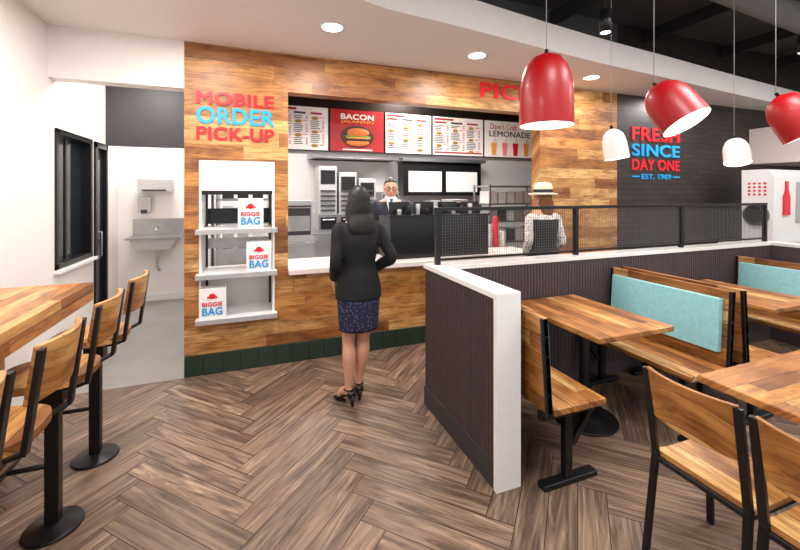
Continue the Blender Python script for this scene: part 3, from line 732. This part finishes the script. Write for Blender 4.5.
    if c=='suit':
        b=MB(); torso(b,.02,suitm,.80,1.39,.008); sleeves(b,suitm,.016); part(b,'jacket',.008,3)
        b=MB(); b.prism([(-.06,1.42),(.06,1.42),(0,1.13)],.10,.147,shirtm,axis='y'); b.tube([(0,-.01,1.39),(0,-.005,1.44)],[.068,.062],shirtm,20)
        part(b,'shirt',rm=False)
        b=MB(); b.prism([(-.018,1.415),(.018,1.415),(.012,1.385),(.024,1.2),(0,1.16),(-.024,1.2),(-.012,1.385)],.14,.153,tiem,axis='y'); part(b,'tie',rm=False)
    if c=='vest':
        b=MB(); torso(b,.008,blousem,.88,1.39,0); sleeves(b,blousem,.010,.6); part(b,'blouse',.008,3)
        b=MB(); torso(b,.02,jacketm,.88,1.36,.01); part(b,'vest',.008,3)
    if c in('suit','vest'):
        b=MB(); b.tube([(0,0,1.0),(0,0,.9),(0,0,.8)],[(.165,.12),(.172,.125),(.15,.115)],jacketm,24,smoothn=3)
        for s,(kn,an,toe) in zip((-1,1),P['legs']): b.tube([(s*.08,0,.88),((s*.082+kn[0])/2,.01,.68),kn,(an[0],an[1],.1)],[.095,.085,.07,.055],jacketm,16,smoothn=4)
        part(b,'trousers',.009,3)
    b=MB()
    for s,(kn,an,toe) in zip((-1,1),P['legs']):
        T=Vector(toe);A=Vector(an); fd=(T-A); fd.z=0; fd.normalize(); sd=Vector((fd.y,-fd.x,0))
        if F:
            b.tube([Vector((A.x,A.y,A.z-.045))-fd*.04,Vector((A.x,A.y,A.z-.055))+fd*.02,Vector((T.x,T.y,.012))-fd*.06,Vector((T.x,T.y,.010))+fd*.008],[(.026,.006),(.026,.006),(.04,.009),(.022,.008)],blackp,14,ref=(0,0,1),smoothn=4)
            b.tube([Vector((A.x,A.y,A.z-.04))-fd*.04,Vector((A.x,A.y,.0))-fd*.045],[(.022,.02),(.010,.010)],blackp,12)
            b.tube([Vector((A.x,A.y,A.z-.05))-fd*.038,Vector((A.x,A.y,A.z-.01))-fd*.03],[(.033,.022),(.030,.022)],blackp,14)
            c=[A+Vector((0,0,.0))+ (fd*math.cos(a)+sd*math.sin(a))*.035 for a in [i*math.pi/6 for i in range(13)]]
            b.tube(c,[.006]*13,blackp,6)
            b.tube([Vector((T.x,T.y,.028))-fd*.065,Vector((T.x,T.y,.026))-fd*.03],[(.043,.026),(.04,.022)],blackp,14,ref=(0,0,1))
        else:
            b.tube([Vector((A.x,A.y,.045))-fd*.06,Vector((A.x,A.y,.05)),Vector((T.x,T.y,.035))-fd*.06,Vector((T.x,T.y,.03))+fd*.02],[(.03,.042),(.04,.048),(.048,.034),(.03,.026)],blackp,14,ref=(0,0,1),smoothn=4)
    part(b,'shoes',rm=False)
    return e
PW=dict(female=True,heel=.09,hair=hairb,hairstyle='long',clothes='blazer',hyaw=math.radians(-6),curl=.45,
 legs=[((-.075,.02,.48),(-.085,-.02,.115),(-.15,.12,.02)),((.045,.02,.48),(.015,.05,.115),(.03,.21,.02))],
 arms=[((-.155,0,1.325),(-.19,-.05,1.09),(-.165,.10,.93),(.05,.45,-.8),(.9,0,0),(0,1,0)),
       ((.155,0,1.325),(.245,-.07,1.10),(.16,.10,.99),(-.7,.6,-.15),(-.2,-.5,-.7),(0,.3,1))])
person('woman_customer',(.755,2.93,0),math.radians(2),1.0,PW)
PM=dict(female=False,heel=0,hair=hairb,hairstyle='short',clothes='suit',glasses=True,hpitch=math.radians(-8),
 legs=[((-.09,.02,.48),(-.10,-.01,.085),(-.12,.16,.02)),((.09,.02,.48),(.10,-.01,.085),(.12,.16,.02))],
 arms=[((-.19,0,1.34),(-.24,.02,1.08),(-.13,.22,1.02),(.2,.9,-.1),(0,0,-1),(1,0,0)),
       ((.19,0,1.34),(.24,.02,1.08),(.13,.22,1.02),(-.2,.9,-.1),(0,0,-1),(-1,0,0))])
person('man_cashier',(1.60,4.62,.003),math.radians(165),1.08,PM)
PH=dict(PW); PH.update(hair=hairbr,hairstyle='bun',clothes='vest',hat=True,hyaw=math.radians(20),
 arms=[((-.155,0,1.325),(-.185,-.03,1.09),(-.18,.08,.88),(0,.2,-.95),(.9,0,0),(0,1,0)),
       ((.155,0,1.325),(.19,-.05,1.09),(.18,.10,.93),(0,.5,-.8),(-.9,0,0),(0,1,0))])
person('woman_customer_in_hat',(2.92,3.40,0),math.radians(-10),1.0,PH)
# ---------------------------------------------------------------- lights
def area(name,loc,size,en,col=(1,.96,.92),rot=(0,0,0),sy=None):
    l=bpy.data.lights.new(name,'AREA'); l.energy=en; l.color=col; l.size=size
    if sy: l.shape='RECTANGLE'; l.size_y=sy
    o=bpy.data.objects.new(name,l); COL.objects.link(o); o.location=loc; o.rotation_euler=rot; return o
for x in (.6,2.0,3.5): area('kitchen_light',(x,5.6,2.88),.8,58)
area('counter_downlight',(1.8,4.2,2.88),.3,25,sy=.25)
for p in [(.58,3.09),(2.0,3.24),(3.6,3.4),(5.4,3.6),(-.4,3.0)]: area('downlight_lamp',(p[0],p[1],2.89),.25,20,(1,.95,.9))
for p in [(1.4,.6),(3.2,1.0),(5.2,1.2),(7,1.5)]: area('dining_fill',(p[0],p[1],3.3),.8,50,(1,.98,.96))  # added area lights with no fixture, to brighten the dining area evenly
area('dining_fill',(-.6,.8,2.89),.8,36,(1,.98,.96)); area('dining_fill',(-.9,2.6,2.89),.4,13)  # more added fill on the left side, no fixtures
area('corridor_light',(-1.05,4.5,2.89),.4,20); area('corridor_light',(-1.2,6.0,2.89),.4,30)
w=bpy.data.worlds.new('daylight'); scene.world=w; w.use_nodes=True
bg=w.node_tree.nodes['Background']; bg.inputs[0].default_value=(.95,.97,1,1); bg.inputs[1].default_value=1.6
scene.view_settings.view_transform='Standard'; scene.view_settings.look='None'; scene.view_settings.exposure=0
# ---------------------------------------------------------------- camera
cam=bpy.data.cameras.new('camera'); co=bpy.data.objects.new('camera',cam); COL.objects.link(co)
co.location=(0,0,1.6); co.rotation_euler=(math.radians(90),0,math.radians(-20.5)); cam.sensor_width=36; cam.lens=390/800*36; cam.shift_y=-82/800; cam.clip_start=.05
scene.camera=co
